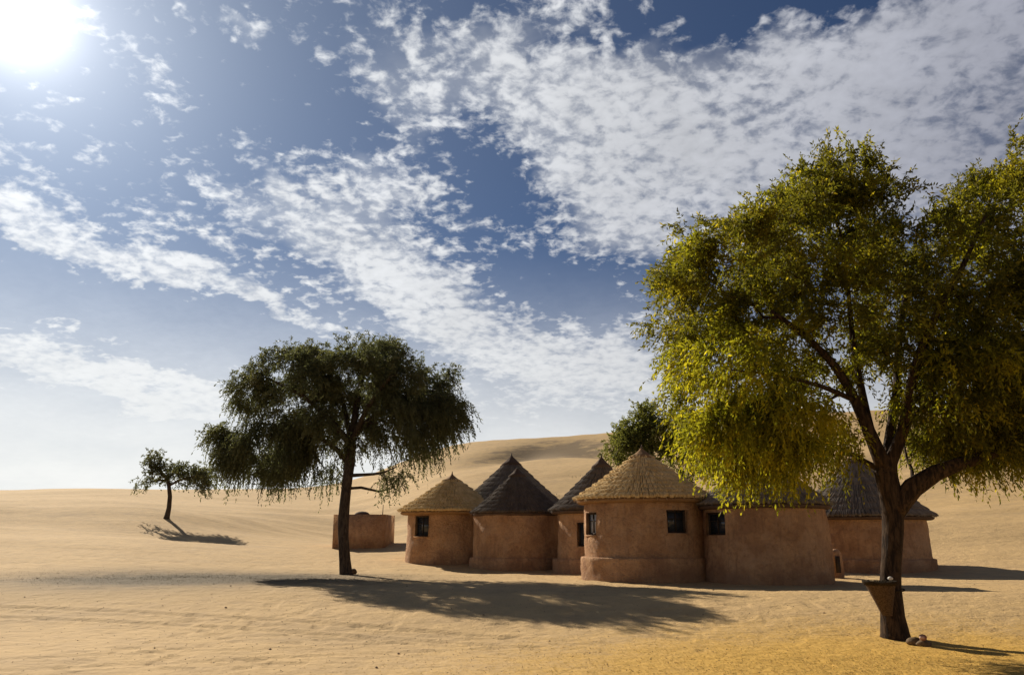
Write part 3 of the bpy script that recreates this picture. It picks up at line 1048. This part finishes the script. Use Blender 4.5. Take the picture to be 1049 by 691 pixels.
    L = slen * rng.uniform(.5, 1.3, ns) * (0.7 + 0.6 * Dr)
    tt = (np.arange(nl) + 0.5) / nl
    T = tt[None, :, None] + rng.uniform(-.5, .5, (ns, nl, 1)) / nl
    pts = A[:, None, :] + dirs[:, None, :] * (L[:, None, None] * T * (1 - 0.30 * Dr[:, None, None] * T))
    pts[..., 2] -= (L[:, None] * Dr[:, None] * 0.75) * T[..., 0] ** 2
    # leaflet axes
    side = rng.normal(size=(ns, nl, 3))
    tang = dirs[:, None, :] * 1.0 + 0 * side
    tang = tang.copy(); tang[..., 2] -= 1.5 * Dr[:, None] * T[..., 0]
    ax = tang * 0.6 + side * 0.55
    ax[..., 2] -= 0.35 * Dr[:, None]
    ax /= np.linalg.norm(ax, axis=-1)[..., None]
    nr = rng.normal(size=(ns, nl, 3))
    wv = np.cross(ax, nr); wv /= np.linalg.norm(wv, axis=-1)[..., None] + 1e-6
    lls = ll * rng.uniform(.6, 1.3, (ns, nl, 1)); lws = lw * rng.uniform(.7, 1.3, (ns, nl, 1))
    p0 = pts; p1 = pts + ax * lls
    mid = (p0 + p1) / 2
    quad = np.stack([p0, mid + wv * lws / 2, p1, mid - wv * lws / 2], 2).reshape(-1, 3)
    # never below the sand
    F = np.arange(len(quad)).reshape(-1, 4)
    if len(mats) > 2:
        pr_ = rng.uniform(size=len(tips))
        yl = np.repeat(np.array([(.88 if y else .14) > u_ for (_, _, y), u_ in zip(tips, pr_)], float), nsp)      # drooping boughs get the leaf colour with sunlight painted in
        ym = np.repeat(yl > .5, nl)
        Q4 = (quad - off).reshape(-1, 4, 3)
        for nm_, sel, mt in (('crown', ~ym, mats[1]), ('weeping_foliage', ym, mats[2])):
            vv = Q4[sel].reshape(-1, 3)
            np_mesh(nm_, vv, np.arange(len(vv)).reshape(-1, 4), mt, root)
    else:
        np_mesh('crown', quad - off, F, mats[1], root)
    print('TREE', name, 'Y %.1f' % Y0, 'nodes', n, 'leaves', len(F), 'base', tuple(round(c, 2) for c in base))
    return root


#TREES
# big tree on the right
b1 = ground_at(917, 655)
Yb = b1.y + 0.2
KB = Yb / 12.9
grow_tree('ghaf_tree', Vector((P(917, 655, Yb).x, Yb, H(P(917, 655, Yb).x, Yb))), Yb,
    trunk=[(917, 655, 0, .24), (915, 630, 0, .215), (913, 600, 0, .205), (914, 560, 0, .20), (915, 525, 0, .215), (912, 500, 0, .23), (908, 484, 0, .24)],
    limbs=[
        [(910, 488, 0, .17), (893, 448, -.1, .125), (876, 410, -.2, .10), (856, 376, -.4, .08), (826, 345, -.7, .06), (790, 318, -.9, .035)],
        [(893, 448, -.1, .10), (884, 405, .2, .085), (874, 352, .4, .065), (868, 290, .5, .05), (860, 235, .5, .03)],
        [(908, 484, 0, .14), (913, 440, .3, .10), (919, 392, .6, .085), (922, 335, .9, .065), (935, 270, 1.1, .045), (940, 230, 1.2, .025)],
        [(912, 484, 0, .16), (925, 440, -.2, .12), (934, 390, -.5, .095), (955, 330, -.8, .075), (985, 275, -1.0, .05), (1010, 220, -1.1, .03)],
        [(915, 520, 0, .20), (935, 499, -.1, .20), (958, 484, -.25, .16), (985, 474, -.4, .12), (1020, 462, -.6, .10), (1060, 438, -.8, .085), (1105, 395, -1.0, .06), (1140, 340, -1.1, .035)],
        [(908, 490, 0, .09), (885, 472, .2, .06), (858, 458, .5, .045), (825, 446, .8, .03), (790, 430, 1.0, .02)],
        [(930, 503, 0, .05), (934, 480, .3, .035), (926, 455, .5, .025), (940, 420, .9, .02)],
        [(876, 410, -.2, .06), (840, 395, -.9, .045), (800, 385, -1.5, .03), (760, 380, -1.9, .02)],
        [(1020, 462, -.6, .06), (1035, 420, .2, .05), (1050, 360, .9, .04), (1050, 290, 1.2, .025)],
        [(925, 440, -.2, .05), (960, 405, .4, .035), (1000, 400, 1.0, .028), (1040, 408, 1.4, .02)],
    ],
    lobes=[
        (835, 255, 100, 66, 0.2, 2.4, 1.25, .25, 0), (875, 215, 50, 42, 0.3, 1.5, .35, .15, 0), (760, 268, 85, 55, -.2, 2.2, .9, .35, 0),
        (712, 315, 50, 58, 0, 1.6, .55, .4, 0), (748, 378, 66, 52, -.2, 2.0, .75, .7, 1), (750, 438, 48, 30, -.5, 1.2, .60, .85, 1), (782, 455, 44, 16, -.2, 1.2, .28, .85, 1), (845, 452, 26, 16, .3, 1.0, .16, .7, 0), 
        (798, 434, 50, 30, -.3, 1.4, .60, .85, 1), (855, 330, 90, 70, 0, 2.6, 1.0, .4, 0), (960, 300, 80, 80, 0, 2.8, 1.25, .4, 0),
        (1050, 222, 76, 72, .2, 2.2, 1.25, .25, 0), (1050, 165, 38, 24, .2, 1.4, .2, .15, 0), (1045, 335, 90, 80, 0, 2.6, 1.6, .45, 0), (985, 385, 60, 45, -.6, 1.4, .75, .6, 0), (1045, 420, 60, 50, -.4, 1.4, .8, .6, 0), (1015, 440, 75, 28, .2, 1.6, .85, .7, 0),
        (1130, 330, 80, 120, 0, 2.4, .9, .4, 0), 
        (965, 455, 40, 16, .4, .8, .22, .5, 0), (850, 190, 60, 24, .2, 1.4, .25, .1, 0),
    ],
    n_attr=2450, leaf=(15, 20, .44 * KB, .080 * KB, .026 * KB, .08 * KB), mats=(M['bark'], M['leaf_big'], M['leaf_sunlit_yellow']),
    label='big yellow-green tree in the right foreground with a basket on its trunk', seed=11, step=.22 * KB, tip_r=.0052 * KB, ks=KB)

# umbrella-crowned tree on the left
b2 = ground_at(354, 588.5)
Y2 = b2.y + .25
grow_tree('ghaf_tree', Vector((P(354, 588, Y2).x, Y2, H(P(354, 588, Y2).x, Y2))), Y2,
    trunk=[(355, 588, 0, .25), (352, 562, 0, .225), (352, 530, 0, .22), (355, 500, 0, .22), (358, 475, 0, .235), (359, 455, 0, .23)],
    limbs=[
        [(359, 458, 0, .20), (364, 425, .3, .15), (370, 390, .5, .10), (378, 362, .6, .05)],
        [(358, 462, 0, .17), (340, 432, -.4, .12), (310, 405, -.8, .09), (275, 388, -1.0, .05)],
        [(357, 470, 0, .14), (335, 452, .3, .10), (300, 444, .6, .08), (262, 446, .8, .06), (228, 442, 1.0, .035)],
        [(361, 450, 0, .18), (385, 425, .2, .13), (415, 405, .5, .09), (448, 400, .8, .05)],
        [(356, 492, 0, .10), (372, 486, -.5, .07), (392, 484, -.9, .05), (406, 478, -1.1, .03)],
        [(356, 500, 0, .09), (370, 499, .3, .065), (388, 503, .5, .05), (402, 500, .6, .03)],
        [(359, 455, 0, .13), (352, 415, 1.2, .10), (335, 380, 2.0, .06)],
        [(361, 452, 0, .13), (378, 415, -1.3, .10), (400, 385, -2.2, .06)],
    ],
    lobes=[
        (368, 385, 75, 34, 0, 3.0, 1.5, .5, 0), (305, 388, 52, 34, 0, 2.2, .8, .6, 0), (262, 398, 26, 26, 0, 1.2, .28, .7, 0), (425, 395, 45, 36, 0, 2.2, .8, .6, 0),
        (455, 420, 26, 26, 0, 1.6, .38, .95, 0), (432, 438, 24, 26, 0, 1.4, .28, 1.0, 0), (285, 450, 48, 24, 0, 1.8, .9, .9, 0), (226, 450, 14, 14, .5, .8, .30, .8, 0), (250, 464, 20, 14, .3, 1.2, .42, .95, 0), (285, 470, 26, 13, 0, 1.6, .48, .95, 0), (378, 366, 45, 14, 0, 1.8, .35, .3, 0),
        (330, 440, 38, 28, 0, 2.0, .42, .8, 0), (395, 430, 40, 30, 0, 2.0, .5, .75, 0), (398, 488, 15, 10, -.2, .7, .06, .6, 0), (335, 478, 14, 10, 0.3, .7, .05, .9, 0),
        (410, 440, 20, 35, -2, 1, .15, .9, 0),
        (350, 420, 85, 35, 0, 3.2, .8, .6, 0),
    ],
    n_attr=1750, leaf=(12, 20, .70, .15, .045, .16), mats=(M['bark2'], M['leaf_dark']),
    label='dark umbrella-shaped tree with drooping foliage standing alone on the left of the huts', seed=23, step=.45, tip_r=.013, flare=1.25)

# small crooked tree far left
b3 = ground_at(169, 530.5)
grow_tree('ghaf_tree', b3, b3.y,
    trunk=[(170, 530, 0, .19), (173, 520, 0, .16), (174, 508, 0, .15), (173, 497, 0, .14), (172, 491, 0, .13)],
    limbs=[
        [(172, 492, 0, .12), (166, 485, 0, .09), (160, 476, 0, .05)],
        [(172, 492, 0, .10), (162, 492, .3, .07), (149, 494, .4, .04)],
        [(173, 494, 0, .12), (183, 492, -.3, .09), (197, 488, -.4, .07), (210, 488, -.4, .04)],
        [(172, 491, 0, .10), (177, 484, .3, .07), (180, 478, .4, .04)],
    ],
    lobes=[
        (160, 473, 7, 7, 0, .8, .8, .3, 0), (166, 484, 12, 7, 0, 1.1, .8, .5, 0), (178, 482, 10, 7, 0, 1.0, .6, .5, 0), (151, 494, 9, 3, 0, .8, .35, .7, 0),
        (187, 492, 8, 5, 0, .9, .3, .7, 0), (196, 485, 9, 7, 0, 1.0, .6, .6, 0), (208, 488, 11, 10, 0, 1.1, 1.0, .6, 0), (214, 494, 5, 6, 0, .6, .3, .9, 0),
    ],
    n_attr=140, leaf=(9, 12, .60, .20, .08, .22), mats=(M['bark2'], M['leaf_dark']),
    label='small crooked tree leaning on the far left dune slope', seed=31, step=.5, tip_r=.02, flare=1.5)

# tree beyond the huts
bx = P(668, 500, 50.0)
b4 = Vector((bx.x, 50.0, H(bx.x, 50.0)))
grow_tree('leafy_tree', b4, 50.0,
    trunk=[(668, 560, 0, .22), (668, 530, 0, .18), (668, 500, 0, .16), (667, 480, 0, .14)],
    limbs=[
        [(667, 480, 0, .12), (655, 462, 0, .08), (640, 452, 0, .04)], [(667, 480, 0, .12), (668, 455, 0, .08), (664, 430, 0, .04)],
        [(667, 480, 0, .12), (685, 460, 0, .08), (700, 448, 0, .04)], [(667, 482, 0, .10), (648, 474, 0, .06), (630, 470, 0, .03)],
    ],
    lobes=[
        (664, 428, 14, 11, 0, 1.4, .55, .2, 0), (648, 444, 16, 12, 0, 1.5, .7, .3, 0), (634, 458, 13, 11, 0, 1.4, .6, .4, 0), (672, 448, 24, 16, 0, 1.8, 1.1, .3, 0),
        (697, 440, 20, 18, 0, 1.8, .9, .3, 0), (655, 470, 26, 14, 0, 1.8, .9, .4, 0), (716, 460, 25, 25, 0, 1.8, .9, .3, 0), (690, 480, 30, 20, 0, 1.8, .7, .3, 0),
    ],
    n_attr=560, leaf=(10, 14, .60, .17, .07, .22), mats=(M['bark2'], M['leaf_green']),
    label='dense green tree behind the nearest golden thatched hut', seed=41, step=.4, tip_r=.015, flare=1.2)

# ------------------------------------------------------------------ basket on the trunk, and things at its foot
def on_trunk(px, py, dy): return P(px, py, Yb + dy)
bt = on_trunk(901, 596, -.32 * KB); bb = on_trunk(909, 630, -.20 * KB)
axis = bt - bb
root = empty('hanging_basket', tuple(bb), label='cone-shaped woven basket with dark rim strapped to the big tree trunk', cat='basket')
b = MB()
n = 14; a_ = np.array(axis)
u = np.array([1.0, 0, 0]); w = np.array([0, 1.0, 0])
rows = []
for i in range(n):
    t = i / (n - 1)
    c = a_ * t; r = (0.075 + (0.215 - 0.075) * t ** 1.1) * KB
    an = np.arange(32) * 2 * math.pi / 32
    rr = r * (1 + 0.02 * np.cos(an * 16 + (i % 2) * math.pi))
    rows.append(c + np.outer(np.cos(an) * rr, u) + np.outer(np.sin(an) * rr, w))
V = np.concatenate(rows)
q = [(i * 32 + k, i * 32 + (k + 1) % 32, (i + 1) * 32 + (k + 1) % 32, (i + 1) * 32 + k) for i in range(n - 1) for k in range(32)]
b.add(V, q)
b.add(np.concatenate([rows[0], [[0, 0, 0]]]), tris=[(32, (k + 1) % 32, k) for k in range(32)])
b.build('body', M['basket'], root, smooth=True)
rm = MB()
rng = random.Random(5)
for k in range(64):
    an = k / 64 * 2 * math.pi
    c = a_ + np.array([math.cos(an), math.sin(an), 0]) * 0.215 * KB
    d = np.array([math.cos(an) * .03, math.sin(an) * .03, rng.uniform(.01, .04)])
    rm.tube([c - d * .6 - np.array([0, 0, .03]), c + d], [0.017 * KB, 0.010 * KB], 5)
rm.build('rim', M['darkfill'], root)
tk_ = on_trunk(913, 603, 0) - bb
an = np.arange(33) * 2 * math.pi / 32
sm_ = MB(); sm_.tube([(tk_.x + math.cos(q_) * .27, tk_.y + math.sin(q_) * .27, tk_.z + .03 * math.sin(q_)) for q_ in an], [.018] * 33, 6, cap=False)
sm_.build('strap', M['darkfill'], root)
fl = MB(); v, qq, t = lathe([(0.19 * KB, 0.0), (0.12 * KB, 0.02), (0.02, 0.035)], 20, wob=.04, seed=3); fl.add(v, qq)
o = fl.build('contents', M['darkfill'], root); o.location = tuple(a_ - np.array([0, 0, .05]))


def lump(name, loc, half, mat, label, cat, seed, smooth=True):
    v, qq, t = lathe([(0.02, -.95), (.55, -.8), (.88, -.4), (1.0, 0), (.92, .4), (.62, .78), (.3, .94), (0.02, 1.0)], 18, wob=.22, seed=seed)
    v = v * np.array(half)
    o = np_mesh(name, v, [np.array(qq)], mat, smooth=smooth)
    o.location = loc
    return set_props(o, label, cat)


pw = on_trunk(912, 592, -.47 * KB)
lump('white_scrap', (pw.x, pw.y, pw.z + .0), (.055, .05, .04), M['whitelump'], 'small white scrap lying on the rim of the hanging basket', 'litter', 3, False)
g1 = ground_at(940, 661)
lump('rock', (g1.x, g1.y + .1, g1.z + .06), (.18, .13, .10), M['rock'], 'flat brown rock leaning on the foot of the big tree', 'rock', 4)
g2 = ground_at(947.5, 662)
lump('rock', (g2.x, g2.y + .05, g2.z + .17), (.08, .075, .068), M['redrock'], 'small round reddish rock with a painted pale highlight beside the big tree', 'rock', 6)
lump('rock', (g2.x + .02, g2.y + .07, g2.z + .04), (.15, .11, .09), M['rock'], 'dark stone under the small round reddish rock', 'rock', 9)
st = ground_at(362, 588)
lump('rock', (st.x, st.y, st.z + .10), (.16, .14, .16), M['rock'], 'knee-high dark stone at the foot of the umbrella-shaped tree', 'rock', 8)

# ------------------------------------------------------------------ ground litter, grit and scrub (uncountable)
def scatter_tufts(name, centres, hgt, wid, mat, label, seed, nblade=9, kind='stuff', cat=None):
    rg = np.random.default_rng(seed)
    C = np.asarray(centres); n = len(C)
    base = np.repeat(C, nblade, 0)
    base = base + rg.normal(size=base.shape) * np.array([wid, wid, 0])
    base[:, 2] = height(base[:, 0], base[:, 1]) - .01
    d = rg.normal(size=base.shape) * .5; d[:, 2] = 1; d /= np.linalg.norm(d, axis=1)[:, None]
    L = hgt * rg.uniform(.4, 1.2, len(base))[:, None]
    s = np.stack([np.cos(rg.uniform(0, 6.28, len(base))), np.sin(rg.uniform(0, 6.28, len(base))), np.zeros(len(base))], 1) * hgt * .09
    quad = np.stack([base - s, base + s, base + d * L + s * .2, base + d * L - s * .2], 1).reshape(-1, 3)
    o = np_mesh(name, quad, np.arange(len(quad)).reshape(-1, 4), mat)
    return set_props(o, label, cat, None, kind)


rg = np.random.default_rng(7)
k = 1500
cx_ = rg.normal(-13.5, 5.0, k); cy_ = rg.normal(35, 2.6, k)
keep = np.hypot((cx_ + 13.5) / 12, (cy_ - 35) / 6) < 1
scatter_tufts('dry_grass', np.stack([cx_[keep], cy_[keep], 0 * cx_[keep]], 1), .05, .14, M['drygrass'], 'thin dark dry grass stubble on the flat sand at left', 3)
# sparse scrub on the right-hand dune and below the crest
k = 420
az_ = np.radians(rg.uniform(-6, 36, k)); r_ = rg.uniform(70, 118, k)
xs = r_ * np.sin(az_); ys = r_ * np.cos(az_)
m_ = (fbm(xs / 16, ys / 8, 77, 2) > .16)
scatter_tufts('dry_scrub', np.stack([xs[m_], ys[m_], 0 * xs[m_]], 1), .24, .45, M['drygrass'], 'sparse dry scrub dotting the dune slope', 4, 14)
# leaf litter under the big tree
k = 32000
xs = rg.normal(7.5, 4.2, k); ys = rg.normal(14.5, 2.6, k)
keep = (ys > 7.5)
xs = xs[keep]; ys = ys[keep]; k = len(xs)
zz = height(xs, ys) + .006
th_ = rg.uniform(0, 6.28, k); L = rg.uniform(.012, .035, k)
d = np.stack([np.cos(th_) * L, np.sin(th_) * L, rg.uniform(-.006, .012, k)], 1)
s = np.stack([-np.sin(th_) * L * .3, np.cos(th_) * L * .3, 0 * L], 1)
c = np.stack([xs, ys, zz + .006], 1)
quad = np.stack([c - d, c + s, c + d, c - s], 1).reshape(-1, 3)
set_props(np_mesh('leaf_litter', quad, np.arange(len(quad)).reshape(-1, 4), M['litter']), 'yellow fallen leaflets strewn on the sand under the big tree', None, None, 'stuff')
# pebbles and clods of sand
k = 3800
r_ = np.exp(rg.uniform(math.log(8.5), math.log(40), k)); az_ = np.radians(rg.uniform(-36, 36, k))
xs = r_ * np.sin(az_); ys = r_ * np.cos(az_); zz = height(xs, ys)
s = rg.uniform(.004, .010, k) * (1 + r_ / 35) * np.where(rg.uniform(size=k) > .985, 2.4, 1)
oct_ = np.array([(1, 0, 0), (0, 1, 0), (-1, 0, 0), (0, -1, 0), (0, 0, .7), (0, 0, -.7)], float)
rot = rg.uniform(.6, 1.3, (k, 6, 1))
V = (oct_[None] * rot * s[:, None, None]) + np.stack([xs, ys, zz + s * .3], 1)[:, None]
F = np.array([(0, 1, 4), (1, 2, 4), (2, 3, 4), (3, 0, 4), (1, 0, 5), (2, 1, 5), (3, 2, 5), (0, 3, 5)])
F = (F[None] + (np.arange(k) * 6)[:, None, None]).reshape(-1, 3)
set_props(np_mesh('gravel', V.reshape(-1, 3), F, M['pebble'], smooth=True), 'small dark pebbles and clods scattered on the sand', None, None, 'stuff')
